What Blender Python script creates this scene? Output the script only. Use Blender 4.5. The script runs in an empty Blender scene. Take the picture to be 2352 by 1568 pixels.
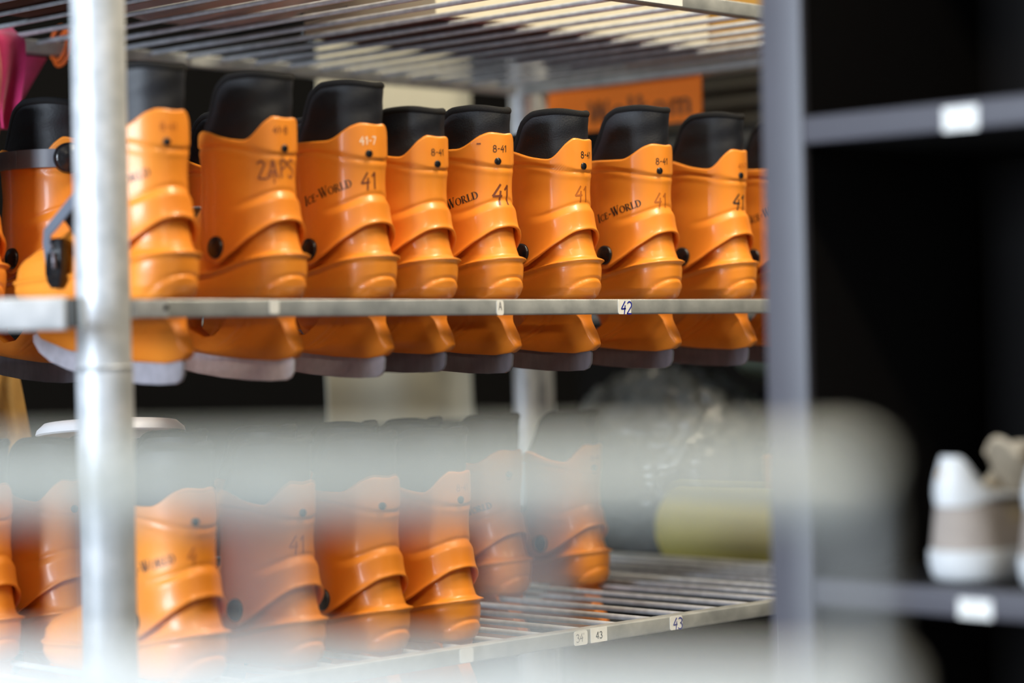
import bpy, bmesh, math, random
from math import sin, cos, pi, radians, sqrt, exp
from mathutils import Vector, Matrix, noise as mnoise
random.seed(7)
scene = bpy.context.scene
col = scene.collection

# ------------------------------------------------------------------ helpers
def sst(a, b, x):
    if a == b: return 0.0 if x < a else 1.0
    t = min(1.0, max(0.0, (x - a) / (b - a)))
    return t * t * (3 - 2 * t)

def tab(tbl, x, smooth=True):
    if x <= tbl[0][0]: return tbl[0][1]
    for i in range(len(tbl) - 1):
        (x0, y0), (x1, y1) = tbl[i], tbl[i + 1]
        if x <= x1:
            h = x1 - x0; t = (x - x0) / h
            if not smooth: return y0 + (y1 - y0) * t
            d = (y1 - y0) / h
            def sl(j):
                if j <= 0 or j >= len(tbl) - 1: return 0.0
                a = (tbl[j][1] - tbl[j - 1][1]) / (tbl[j][0] - tbl[j - 1][0]); b = (tbl[j + 1][1] - tbl[j][1]) / (tbl[j + 1][0] - tbl[j][0])
                return 0.0 if a * b <= 0 else 2 * a * b / (a + b)
            m0, m1 = sl(i) * h, sl(i + 1) * h
            return (2*t**3 - 3*t*t + 1) * y0 + (t**3 - 2*t*t + t) * m0 + (-2*t**3 + 3*t*t) * y1 + (t**3 - t*t) * m1
    return tbl[-1][1]

class MB:
    """collects geometry for one mesh; several materials allowed"""
    def __init__(s): s.v = []; s.f = []; s.m = []; s.mi = 0
    def add(s, vs, fs):
        o = len(s.v); s.v += [tuple(p) for p in vs]
        for f in fs: s.f.append(tuple(i + o for i in f)); s.m.append(s.mi)
    def grid(s, rows, closed=True, flip=False, cap0=False, cap1=False):
        n = len(rows[0]); vs = [p for r in rows for p in r]; fs = []
        for r in range(len(rows) - 1):
            for c in range(n if closed else n - 1):
                d = (c + 1) % n
                q = (r * n + c, r * n + d, (r + 1) * n + d, (r + 1) * n + c)
                fs.append(q[::-1] if flip else q)
        if cap0:
            q = tuple(range(n)); fs.append(q if flip else q[::-1])
        if cap1:
            q = tuple((len(rows) - 1) * n + i for i in range(n)); fs.append(q[::-1] if flip else q)
        s.add(vs, fs)
    def box(s, x0, x1, y0, y1, z0, z1, bev=0.0):
        bm = bmesh.new(); bmesh.ops.create_cube(bm, size=1)
        for v in bm.verts:
            v.co = Vector(((x0 + x1) / 2 + v.co.x * (x1 - x0), (y0 + y1) / 2 + v.co.y * (y1 - y0), (z0 + z1) / 2 + v.co.z * (z1 - z0)))
        if bev: bmesh.ops.bevel(bm, geom=list(bm.edges), offset=bev, segments=3, affect='EDGES', profile=.5)
        bm.verts.index_update()
        s.add([v.co[:] for v in bm.verts], [[v.index for v in f.verts] for f in bm.faces]); bm.free()
    def tube(s, pts, r, n=16, cap=True, sx=1.0):
        pts = [Vector(p) for p in pts]; rows = []
        t0 = (pts[1] - pts[0]).normalized()
        u = t0.orthogonal().normalized() if abs(t0.z) > .9 else Vector((0, 0, 1)).cross(t0).normalized()
        for i, p in enumerate(pts):
            t = (pts[min(i + 1, len(pts) - 1)] - pts[max(i - 1, 0)]).normalized()
            u = (u - t * u.dot(t)).normalized(); w = t.cross(u)
            rr = r[i] if isinstance(r, (list, tuple)) else r
            rows.append([p + (u * cos(a) * sx + w * sin(a)) * rr for a in [2 * pi * k / n for k in range(n)]])
        s.grid(rows, True, False, cap, cap)
    def loop_tube(s, pts, r, n=8):
        pts = [Vector(p) for p in pts]; N = len(pts); rows = []
        for i, p in enumerate(pts):
            t = (pts[(i + 1) % N] - pts[i - 1]).normalized()
            u = Vector((0, 0, 1)).cross(t).normalized(); w = t.cross(u)
            rows.append([p + (u * cos(a) + w * sin(a)) * r for a in [2 * pi * k / n for k in range(n)]])
        rows.append(rows[0]); s.grid(rows, True)
    def strap(s, pts, nrm, wdir, w, th):
        """flat band through pts; nrm/wdir lists of vectors"""
        rows = []
        for p, nn, ww in zip(pts, nrm, wdir):
            p, nn, ww = Vector(p), Vector(nn).normalized(), Vector(ww).normalized()
            rows.append([p - ww * w / 2, p + ww * w / 2, p + ww * w / 2 * .96 + nn * th, p - ww * w / 2 * .96 + nn * th])
        s.grid(rows, True, False, True, True)
    def mesh(s, name, mats, smooth=True, auto=None, recalc=True):
        me = bpy.data.meshes.new(name); me.from_pydata(s.v, [], s.f)
        for m in mats: me.materials.append(m)
        for p, mi in zip(me.polygons, s.m): p.material_index = mi; p.use_smooth = smooth
        if recalc:
            bm = bmesh.new(); bm.from_mesh(me); bmesh.ops.recalc_face_normals(bm, faces=bm.faces); bm.to_mesh(me); bm.free()
        if smooth and auto: me.set_sharp_from_angle(angle=radians(auto))
        me.update(); return me

def link(name, me, parent=None, loc=(0, 0, 0), rotz=0):
    o = bpy.data.objects.new(name, me); col.objects.link(o)
    o.location = loc; o.rotation_euler = (0, 0, rotz)
    if parent: o.parent = parent
    return o
def empty(name, loc=(0, 0, 0), rotz=0):
    o = link(name, None, None, loc, rotz); o.empty_display_size = .02; return o
def tag(o, label, cat, group=None):
    o['label'] = label; o['category'] = cat
    if group: o['group'] = group
    return o
def struct(o): o['kind'] = 'structure'; return o

# ------------------------------------------------------------------ materials
def mat(name, c, rough=.5, metal=0.0, spec=.5, coat=0.0, var=0.0, scale=20.0, c2=None, bump=0.0, bscale=200.0, trans=0.0, sheen=0.0, rvar=0.0, sss=0.0, stretch=None, alpha=None):
    m = bpy.data.materials.new(name); m.use_nodes = True
    nt = m.node_tree; b = nt.nodes['Principled BSDF']
    b.inputs['Base Color'].default_value = (*c, 1); b.inputs['Roughness'].default_value = rough
    b.inputs['Metallic'].default_value = metal; b.inputs['Specular IOR Level'].default_value = spec
    b.inputs['Coat Weight'].default_value = coat; b.inputs['Coat Roughness'].default_value = .14
    b.inputs['Transmission Weight'].default_value = trans; b.inputs['Sheen Weight'].default_value = sheen
    if alpha is not None: b.inputs['Alpha'].default_value = alpha
    if sss:
        b.inputs['Subsurface Weight'].default_value = sss; b.inputs['Subsurface Radius'].default_value = (.01, .004, .001); b.inputs['Subsurface Scale'].default_value = .5
    tc = nt.nodes.new('ShaderNodeTexCoord'); src = tc.outputs['Object']
    if stretch:
        mp = nt.nodes.new('ShaderNodeMapping'); mp.inputs['Scale'].default_value = stretch
        nt.links.new(src, mp.inputs['Vector']); src = mp.outputs['Vector']
    if var or c2:
        n = nt.nodes.new('ShaderNodeTexNoise'); n.inputs['Scale'].default_value = scale; n.inputs['Detail'].default_value = 5
        nt.links.new(src, n.inputs['Vector'])
        r = nt.nodes.new('ShaderNodeValToRGB'); r.color_ramp.elements[0].position = .35; r.color_ramp.elements[1].position = .68
        c2 = c2 or tuple(x * (1 - var) for x in c)
        r.color_ramp.elements[0].color = (*c2, 1); r.color_ramp.elements[1].color = (*c, 1)
        nt.links.new(n.outputs['Fac'], r.inputs['Fac']); nt.links.new(r.outputs['Color'], b.inputs['Base Color'])
        if rvar:
            mr = nt.nodes.new('ShaderNodeMapRange'); mr.inputs['To Min'].default_value = rough - rvar; mr.inputs['To Max'].default_value = rough + rvar
            nt.links.new(n.outputs['Fac'], mr.inputs['Value']); nt.links.new(mr.outputs['Result'], b.inputs['Roughness'])
    if bump:
        n2 = nt.nodes.new('ShaderNodeTexNoise'); n2.inputs['Scale'].default_value = bscale; n2.inputs['Detail'].default_value = 4
        nt.links.new(src, n2.inputs['Vector'])
        bp = nt.nodes.new('ShaderNodeBump'); bp.inputs['Strength'].default_value = bump; bp.inputs['Distance'].default_value = .002
        nt.links.new(n2.outputs['Fac'], bp.inputs['Height']); nt.links.new(bp.outputs['Normal'], b.inputs['Normal'])
    return m

M = {}
M['orange'] = mat('orange_shell_plastic', (.83, .285, .026), .42, 0, .5, .22, .0, 14, c2=(.78, .235, .021), bump=.08, bscale=60, sss=.0)
M['holder'] = mat('orange_holder_plastic', (.78, .235, .018), .42, 0, .5, 0, .0, 18, c2=(.70, .195, .013), bump=.10, bscale=90)
M['liner'] = mat('black_padded_liner', (.010, .0115, .017), .50, 0, .42, 0, .25, 60, bump=.25, bscale=500)
M['binding'] = mat('black_knit_binding', (.006, .006, .007), .85, 0, .3, bump=.5, bscale=900)
M['blackplastic'] = mat('black_glossy_plastic', (.008, .008, .010), .22, 0, .5, 0, bump=.12, bscale=400)
M['strap'] = mat('dark_grey_strap_plastic', (.13, .145, .18), .42, 0, .5)
M['steel'] = mat('skate_blade_steel', (.21, .195, .22), .38, .3, .5, 0, .3, 60, bump=.15, bscale=300, stretch=(4, 1, .3))
M['midsteel'] = mat('window_lit_blade_steel', (.46, .44, .49), .40, .2, .5, 0, .2, 60, bump=.15, bscale=300)  # same steel, lighter base colour stands in for stronger window light
M['brightsteel'] = mat('window_glare_blade_steel', (.88, .84, .90), .40, .1, .5, 0, .15, 60, bump=.15, bscale=300)  # same steel, window reflection painted into a near-white base colour
M['ink'] = mat('black_print_ink', (.012, .011, .012), .5)
M['pen'] = mat('brown_marker_ink', (.16, .035, .010), .5)
M['penfaint'] = mat('faded_marker_ink', (.42, .11, .012), .5)
M['penmid'] = mat('worn_marker_ink', (.27, .075, .03), .5)
M['whiteink'] = mat('white_print_ink', (.85, .72, .55), .5)
M['blueink'] = mat('blue_pen_ink', (.010, .02, .30), .5)
M['greyink'] = mat('grey_pencil', (.16, .16, .18), .6)
M['zinc'] = mat('galvanised_steel', (.50, .515, .51), .42, .40, .5, 0, .0, 26, c2=(.33, .345, .35), bump=.12, bscale=120, rvar=.1)
M['zincpost'] = mat('galvanised_post_steel', (.62, .63, .65), .45, .25, .5, 0, .0, 40, c2=(.47, .49, .51), bump=.12, bscale=120, rvar=.1)
M['wire'] = mat('zinc_plated_wire', (.60, .63, .68), .40, .35, .5, 0, .25, 60)
M['sticker'] = mat('white_paper_sticker', (.80, .80, .78), .6, var=.08, scale=80)
M['cabinet'] = mat('dark_grey_cabinet_paint', (.075, .073, .088), .45, 0, .5, var=.12, scale=8)
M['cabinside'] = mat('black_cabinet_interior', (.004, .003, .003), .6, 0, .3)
M['shoewhite'] = mat('white_leather', (.60, .61, .62), .5, var=.06, scale=50)
M['shoegrey'] = mat('taupe_suede', (.34, .29, .255), .8, var=.15, scale=90, bump=.3, bscale=500)
M['shoelining'] = mat('tan_lining', (.38, .31, .22), .85, var=.15, scale=90)
M['shoedark'] = mat('dark_insole', (.10, .08, .075), .9)
M['beige'] = mat('beige_canvas', (.62, .60, .49), .8, var=.10, scale=9, bump=.15, bscale=300)
M['signorange'] = mat('orange_sign_board', (.88, .20, .012), .45, var=.06, scale=15)
M['signink'] = mat('dark_sign_lettering', (.10, .035, .012), .55)
M['tan'] = mat('tan_suede', (.46, .27, .075), .9, c2=(.34, .19, .05), scale=30, bump=.5, bscale=400)
M['platewhite'] = mat('white_plastic_lid', (.70, .71, .76), .4)
M['pink'] = mat('magenta_felt', (.62, .025, .16), .85, c2=(.42, .012, .10), scale=25, sheen=.4, bump=.3, bscale=500)
M['pinkin'] = mat('salmon_felt', (.80, .22, .22), .85, c2=(.68, .15, .17), scale=25, sheen=.3)
M['cable'] = mat('orange_cord', (.85, .16, .02), .5)
M['brownbox'] = mat('brown_cardboard', (.13, .055, .028), .85, var=.2, scale=12)
M['mauvebag'] = mat('grey_mauve_plastic_bag', (.66, .60, .63), .45, var=.25, scale=9, bump=.3, bscale=40)
M['cream'] = mat('cream_card', (.80, .76, .62), .7, var=.08, scale=12)
M['brownin'] = mat('maroon_board', (.10, .030, .022), .7, c2=(.06, .008, .02), scale=4)
M['ochre'] = mat('ochre_card', (.45, .25, .045), .8, var=.15, scale=12)
M['yellow'] = mat('yellow_vinyl', (.52, .46, .10), .55, var=.08, scale=10)
M['film'] = mat('clear_grey_plastic_film', (.16, .17, .17), .16, 0, .7, .4, .35, 16, bump=.5, bscale=30)
M['navy'] = mat('navy_nylon', (.012, .016, .06), .6, var=.2, scale=20)
M['palegreen'] = mat('pale_green_cloth', (.34, .42, .33), .8, var=.1, scale=20)
M['darkcrate'] = mat('dark_grey_crate_plastic', (.035, .035, .032), .55)
M['fgmetal'] = mat('galvanised_rail_steel', (.44, .46, .43), .5, .1, .5, 0, .0, 20, c2=(.38, .40, .38))
M['fgrail'] = mat('pale_galvanised_rail', (.56, .575, .56), .5, .1)
M['fgrod'] = mat('grey_rod_steel', (.26, .27, .27), .5, .1)
M['walldark'] = mat('dark_brown_wall_paint', (.006, .0055, .005), .9, 0, .08, var=.2, scale=2)
M['wallgrey'] = mat('grey_wall_paint', (.36, .36, .35), .85, var=.06, scale=3)
M['floor'] = mat('dark_rubber_floor', (.14, .14, .15), .7, var=.3, scale=9, bump=.2, bscale=120)
M['ceil'] = mat('grey_ceiling_paint', (.30, .30, .30), .9, var=.05, scale=2)
M['frame'] = mat('white_window_frame', (.7, .7, .7), .5)
M['lampbody'] = mat('lamp_housing', (.6, .6, .6), .5)

# ------------------------------------------------------------------ lettering (stroke glyphs)
def arc(cx, cy, rx, ry, a0, a1, w0, w1=None, n=14):
    """arc with thick sides (w0) and thin top/bottom (w1)"""
    w1 = w1 or w0; out = []
    for i in range(n + 1):
        a = radians(a0 + (a1 - a0) * i / n)
        k = abs(cos(a)); out.append((cx + rx * cos(a), cy + ry * sin(a), w1 + (w0 - w1) * k * k))
    return out
def seg(x0, y0, x1, y1, w, n=6): return [(x0 + (x1 - x0) * i / n, y0 + (y1 - y0) * i / n, w) for i in range(n + 1)]
SERIF = {
 'I': ([seg(.17, 0, .17, 1, .17), seg(.02, .025, .32, .025, .05), seg(.02, .975, .32, .975, .05)], .40),
 'C': ([arc(.45, .5, .37, .47, 48, 312, .16, .06), seg(.70, .66, .72, .97, .06), seg(.70, .12, .76, .26, .05)], .84),
 'E': ([seg(.17, 0, .17, 1, .16), seg(.02, .03, .58, .03, .06), seg(.02, .97, .56, .97, .06), seg(.17, .52, .46, .52, .05), seg(.59, .0, .62, .24, .06), seg(.55, 1.0, .56, .78, .06), seg(.46, .40, .46, .64, .05)], .72),
 '-': ([seg(.06, .40, .36, .40, .10)], .42),
 'W': ([seg(.10, 1, .36, 0, .15), seg(.36, 0, .60, 1, .055), seg(.48, 1, .74, 0, .15), seg(.74, 0, .98, 1, .055), seg(-.02, .975, .24, .975, .05), seg(.38, .975, .66, .975, .05), seg(.88, .975, 1.08, .975, .05)], 1.08),
 'O': ([arc(.45, .5, .37, .47, 0, 360, .16, .06, 28)], .92),
 'R': ([seg(.17, 0, .17, 1, .16), seg(.02, .025, .34, .025, .05), seg(.02, .975, .3, .975, .05), arc(.32, .74, .26, .235, 90, -90, .14, .06), seg(.17, .975, .34, .975, .06), seg(.36, .50, .72, .0, .14), seg(.66, .025, .86, .025, .05)], .84),
 'L': ([seg(.17, 0, .17, 1, .16), seg(.02, .975, .34, .975, .05), seg(.02, .03, .58, .03, .06), seg(.59, 0, .62, .26, .06)], .68),
 'D': ([seg(.17, 0, .17, 1, .16), seg(.02, .975, .36, .975, .05), seg(.02, .025, .36, .025, .05), arc(.34, .5, .42, .475, 90, -90, .16, .06)], .86),
}
HAND = {
 '4': ([seg(.50, 1, .08, .36, .1) , seg(.08, .36, .62, .42, .1), seg(.52, .68, .44, -.06, .1)], .72),
 '1': ([seg(.06, .74, .26, 1, .1), seg(.26, 1, .22, 0, .1)], .42),
 '2': ([arc(.30, .74, .24, .24, 160, -40, .1), seg(.48, .58, .04, .02, .1), seg(.04, .02, .58, .06, .1)], .68),
 '3': ([arc(.26, .76, .24, .22, 150, -90, .1), arc(.26, .27, .28, .27, 90, -150, .1)], .64),
 '7': ([seg(.02, .96, .52, 1, .1), seg(.52, 1, .20, 0, .1)], .60),
 '8': ([arc(.28, .75, .20, .23, 0, 360, .1, None, 18), arc(.28, .26, .24, .26, 0, 360, .1, None, 18)], .66),
 '-': ([seg(.06, .48, .38, .50, .1)], .46),
 'A': ([seg(.02, 0, .28, 1, .1), seg(.28, 1, .54, 0, .1), seg(.12, .36, .44, .36, .1)], .64),
 'Z': ([seg(.04, .86, .30, 1, .1), seg(.30, 1, .48, .8, .1), seg(.48, .80, .06, .06, .1), seg(.06, .06, .56, .0, .1)], .64),
 'P': ([seg(.12, 0, .12, 1, .1), arc(.14, .74, .32, .25, 90, -90, .1)], .56),
 'S': ([arc(.28, .76, .22, .22, 30, 260, .1), arc(.28, .26, .24, .26, 90, -150, .1)], .60),
 "'": ([seg(.1, 1, .06, .8, .08)], .2),
 '|': ([seg(.1, 1, .1, 0, .1)], .3),
}
SANS = {
 '4': ([seg(.46, 1, .04, .30, .13), seg(.04, .30, .64, .30, .13), seg(.47, 1, .47, 0, .15)], .76),
 '3': ([arc(.30, .75, .24, .22, 160, -90, .14), arc(.30, .27, .27, .25, 90, -160, .14)], .70),
 'W': ([seg(.0, 1, .16, 0, .12), seg(.16, 0, .32, 1, .10), seg(.32, 1, .48, 0, .12), seg(.48, 0, .64, 1, .10)], .74),
 'e': ([arc(.22, .34, .18, .32, 0, 300, .12, .10), seg(.06, .36, .40, .36, .09)], .50),
 'l': ([seg(.10, 0, .10, 1.05, .13)], .26),
 'k': ([seg(.10, 0, .10, 1.05, .13), seg(.10, .32, .38, .68, .10), seg(.20, .42, .42, 0, .12)], .50),
 'o': ([arc(.23, .34, .18, .32, 0, 360, .12, .10, 20)], .52),
 'm': ([seg(.08, 0, .08, .70, .12), arc(.22, .50, .14, .18, 180, 0, .11), seg(.36, .5, .36, 0, .12), arc(.50, .50, .14, .18, 180, 0, .11), seg(.64, .5, .64, 0, .12)], .78),
}
def lay(text, font, size, fn, wscale=1.0, small=None, track=0.0):
    """returns a MB with ribbons mapped by fn(s, h) -> (point, normal)"""
    mb = MB(); x = 0.0
    for i, ch in enumerate(text):
        if ch == ' ': x += .4 * size; continue
        k = size
        if small and i in small: k = size * .76
        strokes, adv = font[ch]
        for st in strokes:
            L, R = [], []
            for j, (px, py, w) in enumerate(st):
                a = st[max(j - 1, 0)]; b = st[min(j + 1, len(st) - 1)]
                dx, dy = b[0] - a[0], b[1] - a[1]; l = sqrt(dx * dx + dy * dy) or 1
                nx, ny = -dy / l * w * wscale / 2, dx / l * w * wscale / 2
                L.append(fn(x + (px + nx) * k, (py + ny) * k)); R.append(fn(x + (px - nx) * k, (py - ny) * k))
            vs = L + R; n = len(L)
            mb.add(vs, [(j, j + 1, n + j + 1, n + j) for j in range(n - 1)])
        x += (adv + track) * k
    mb.width = x
    return mb

# ------------------------------------------------------------------ the ice skate
RX, RY, CY = .046, .067, .077
ZB = [(0, .0915), (18, .0890), (45, .0735), (72, .0535), (94, .0435), (108, .047), (135, .080), (160, .108), (180, .115)]
ZTL = [(0, .2085), (24, .2100), (36, .2070), (68, .1905), (120, .192), (150, .182), (180, .168)]     # outer side
ZTM = [(0, .2085), (18, .2100), (29, .2045), (55, .1835), (72, .186), (120, .199), (150, .186), (180, .168)]     # inner side
LZ = [(0, .2565), (45, .2595), (70, .2580), (84, .2500), (101, .2230), (120, .204), (143, .190), (160, .182), (180, .176)]

def cuff_d(a, z):
    a = abs(a); zb = tab(ZB, a); d = 0.0
    fade = 1 - .75 * sst(60, 105, a)
    h = max(0.0, z - zb)
    d += .0062 * exp(-h / .016) * fade + .0012 * exp(-(h / .0035) ** 2) * fade
    zr = .1225 - .017 * sst(5, 80, a)
    d += .0028 * (1 - sst(zr - .0075, zr + .0025, z)) * (1 - sst(40, 88, a))
    d -= .0011 * exp(-((z - zr - .0035) / .0028) ** 2) * (1 - sst(40, 88, a))
    zg = .1665 + .013 * sst(10, 100, a)
    d += .0018 * sst(zg - .001, zg + .003, z) - .0009 * exp(-((z - zg) / .0016) ** 2) + .0008 * exp(-((z - zg + .006) / .004) ** 2)
    d -= .0015 * exp(-((z - .138) / .02) ** 2)
    return d
def cuff_pt(ang, z, off=0.0, d=None):
    """ang in degrees from the back; positive = -x side"""
    t = radians(ang)
    if d is None: d = cuff_d(ang, z)
    n = Vector((-sin(t) / RX, -cos(t) / RY, 0)).normalized()
    return Vector((-RX * sin(t), CY - RY * cos(t), z)) + n * (d + off)
_arc = [(0.0, 0.0)]
for i in range(1, 181):
    p0, p1 = radians(i - 1), radians(i)
    _arc.append((_arc[-1][0] + sqrt((RX * (sin(p1) - sin(p0))) ** 2 + (RY * (cos(p1) - cos(p0))) ** 2), float(i)))
def s2ang(s):
    sg = 1 if s >= 0 else -1
    return sg * tab(_arc, abs(s), False)
def on_cuff(a_left, z0, tilt=0.0, off=.00035):
    """text frame: s runs towards the back (to the right as seen from the -x side)"""
    s_left = tab([(b, a) for a, b in _arc], abs(a_left), False) * (1 if a_left >= 0 else -1)
    ct, st = cos(radians(tilt)), sin(radians(tilt))
    def fn(s, h):
        ss = s * ct - h * st; zz = z0 + s * st + h * ct
        return cuff_pt(s2ang(s_left - ss), zz, off)
    return fn

YB = [(0, .013), (.006, .006), (.015, .0015), (.030, -.0015), (.050, -.003), (.056, .0005), (.066, .005), (.080, .009), (.10, .0125), (.135, .017)]
YF = [(0, .275), (.012, .288), (.028, .293), (.042, .288), (.053, .274), (.062, .253), (.070, .226), (.080, .200), (.09, .174), (.10, .157), (.115, .143), (.135, .134)]
WS = [(0, .85), (.006, .94), (.016, 1.0), (.049, 1.03), (.057, .95), (.066, .95), (.08, .98), (.1, 1.02), (.135, 1.04)]
WY = [(0, .037), (.05, .038), (.12, .036), (.2, .0435), (.25, .0455), (.3, .043), (.32, .04)]

def lower_shell():
    mb = MB(); rows = []
    zs = [0.0, .0006, .0015] + [.003 + .132 * i / 84 for i in range(85)]
    for z in zs:
        yb, yf, ws = tab(YB, z, False), tab(YF, z, False), tab(WS, z, False)
        if z < .003: yb += (.003 - z) * 1.5; ws *= 1 - (.003 - z) * 14
        L = yf - yb; r = min(.043, L * .42); rt = min(.062, L * .46)
        half = []
        for i in range(17):
            a = pi / 2 * i / 16; y = yb + r - r * cos(a); half.append((sin(a), y))
        for i in range(1, 20): half.append((1.0, yb + r + (L - r - rt) * i / 20))
        for i in range(15):
            a = pi / 2 * (1 - i / 14); y = yf - rt + rt * cos(a); half.append((sin(a) ** .9 if sin(a) > 0 else 0, y))
        pts = [Vector((-k * tab(WY, y, False) * ws, y, z)) for k, y in half]
        pts += [Vector((-p.x, p.y, p.z)) for p in reversed(pts[1:-1])]
        n = len(pts); out = []; s = 0; ss = [0]
        for i in range(1, n): s += (pts[i] - pts[i - 1]).length; ss.append(s)
        tot = s + (pts[0] - pts[-1]).length
        for i, p in enumerate(pts):
            t = (pts[(i + 1) % n] - pts[i - 1]); nn = Vector((t.y, -t.x, 0))
            nn = Vector((0, 0, 0)) if nn.length < 1e-9 else nn.normalized()
            if nn.dot(p - Vector((0, (yb + yf) / 2, z))) < 0: nn = -nn
            sa = min(ss[i], tot - ss[i]); y = p.y
            zl = .0535 - .19 * max(0, min(y, .10)) - (.04 * max(0, y - .10))
            d = .0026 * (1 - sst(zl - .0005, zl + .003, z)) * 1.0 + .0042 * exp(-((z - zl + .0008) / .0021) ** 2) * (1 - .6 * sst(.12, .25, y))
            d -= .0010 * exp(-((z - zl + .0065) / .003) ** 2)
            e = sqrt((sa / .036) ** 2 + (z / .0275) ** 2)
            d += .0020 * (1 - sst(.86, 1.03, e))
            d -= .0013 * exp(-((e - 1.05) / .06) ** 2) * sst(0, .006, z)
            e2 = sqrt(((y - .20) / .10) ** 2 + ((z - .0) / .032) ** 2)
            if y > .06: d += .0012 * (1 - sst(.9, 1.05, e2))
            out.append(p + nn * d)
        rows.append(out)
    mb.grid(rows, True, False, True, True)
    return mb

def cuff(ztl, ztm):
    mb = MB(); N = 112; NR = 88
    angs = [-180 + 360 * i / N for i in range(N)]
    rows = []
    for r in range(NR + 1):
        t = r / NR; row = []
        for a in angs:
            zt = tab(ztl if a >= 0 else ztm, abs(a)); zb = tab(ZB, abs(a))
            z = zb + (zt - zb) * t
            d = cuff_d(a, z)
            e = min(z - zb, zt - z)
            d -= .0016 * (1 - sqrt(max(0, 1 - (1 - min(1, e / .0022)) ** 2)))
            row.append(cuff_pt(a, z, 0, d))
        rows.append(row)
    inner = []
    for r in range(11):
        t = 1 - r / 10; row = []
        for a in angs:
            zt = tab(ztl if a >= 0 else ztm, abs(a)); zb = tab(ZB, abs(a))
            z = zb + (zt - zb) * t
            row.append(cuff_pt(a, z, -.0042, min(.004, cuff_d(a, z)) if r < 9 else cuff_d(a, z) - .0005))
        inner.append(row)
    allr = rows + inner; allr.append(allr[0]); mb.grid(allr, True)
    return mb

def liner_pt(a, z, off=0.0):
    t = radians(a); zt = tab(LZ, abs(a))
    bul = .0018 * sst(.2, .25, z) - .0012 * exp(-((z - .222) / .012) ** 2) * (.5 + .5 * sin(a * .09)) + .0010 * sin(z * 210 + a * .05) * sst(.19, .22, z) * .5
    rx, ry = .0418 + bul + off, .0625 + bul + off
    sh = .010 * sst(.19, .255, z) * sst(40, 120, abs(a))
    return Vector((-rx * sin(t), CY - .001 - ry * cos(t) + sh, z))
def liner():
    mb = MB(); N = 80; angs = [-180 + 360 * i / N for i in range(N)]; rows = []
    for r in range(29):
        rows.append([liner_pt(a, .128 + (tab(LZ, abs(a)) - .128) * r / 28) for a in angs])
    for r in range(9):
        rows.append([liner_pt(a, tab(LZ, abs(a)) + (.14 - tab(LZ, abs(a))) * r / 8, -.008) for a in angs])
    mb.grid(rows, True, False, False, True); return mb
def binding():
    mb = MB(); mb.loop_tube([liner_pt(-180 + 3.6 * i, tab(LZ, abs(-180 + 3.6 * i)) - .0012, -.0036) for i in range(100)], .0052, 10); return mb

def _cy(t): return [(a, (y if y < .15 else .15 + (y - .15) * .85, z)) for a, (y, z) in t]
HB = [(0, (-.0085, -.0560)), (.025, (-.0070, -.0605)), (.05, (.002, -.0660)), (.12, (.030, -.0690)), (.3, (.085, -.0665)), (.55, (.150, -.0605)), (.8, (.225, -.0520)), (1, (.292, -.0370))]
HT = [(0, (.024, -.0)), (.05, (.029, .001)), (.12, (.045, .001)), (.28, (.082, -.001)), (.36, (.105, -.020)), (.46, (.132, -.038)), (.56, (.160, -.041)), (.66, (.186, -.028)), (.74, (.208, -.001)), (.9, (.262, .001)), (1, (.296, .0))]
HB, HT = _cy(HB), _cy(HT)
def tab2(t, x):
    return tab([(a, b[0]) for a, b in t], x, False), tab([(a, b[1]) for a, b in t], x, False)
def holder():
    mb = MB(); A = []; B = []
    NS, NT = 84, 26
    for i in range(NS + 1):
        s = i / NS; by, bz = tab2(HB, s); ty, tz = tab2(HT, s)
        # concave back edge
        ra, rb = [], []
        for j in range(NT + 1):
            t = j / NT
            y = by + (ty - by) * t; z = bz + (tz - bz) * t
            y += .0015 * sin(pi * t) * max(0, 1 - s / .16)
            h = .0075 + .003 * sst(.0, .25, t) + .020 * sst(-.030, .004, z)
            edge = min(1.0, .35 + s / .02, (1 - s) / .02)
            h *= .55 + .45 * sqrt(max(0, 1 - (1 - edge) ** 2))
            h *= .80 + .20 * sst(0, .1, t)
            # flutes sweeping from the neck down towards the toe
            for k in (0, 1):
                yc = .050 + .016 * k + .9 * (max(0, -z - .012)) + 22 * max(0, -z - .02) ** 2
                h -= .0018 * exp(-((y - yc) / .0035) ** 2) * sst(-.062, -.045, z) * (1 - sst(-.012, -.002, z))
            ra.append((-h, y, z)); rb.append((h, y, z))
        A.append(ra); B.append(rb)
    rows = [ra + rb[::-1] for ra, rb in zip(A, B)]
    mb.grid(rows, True, False, True, True); return mb
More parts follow.
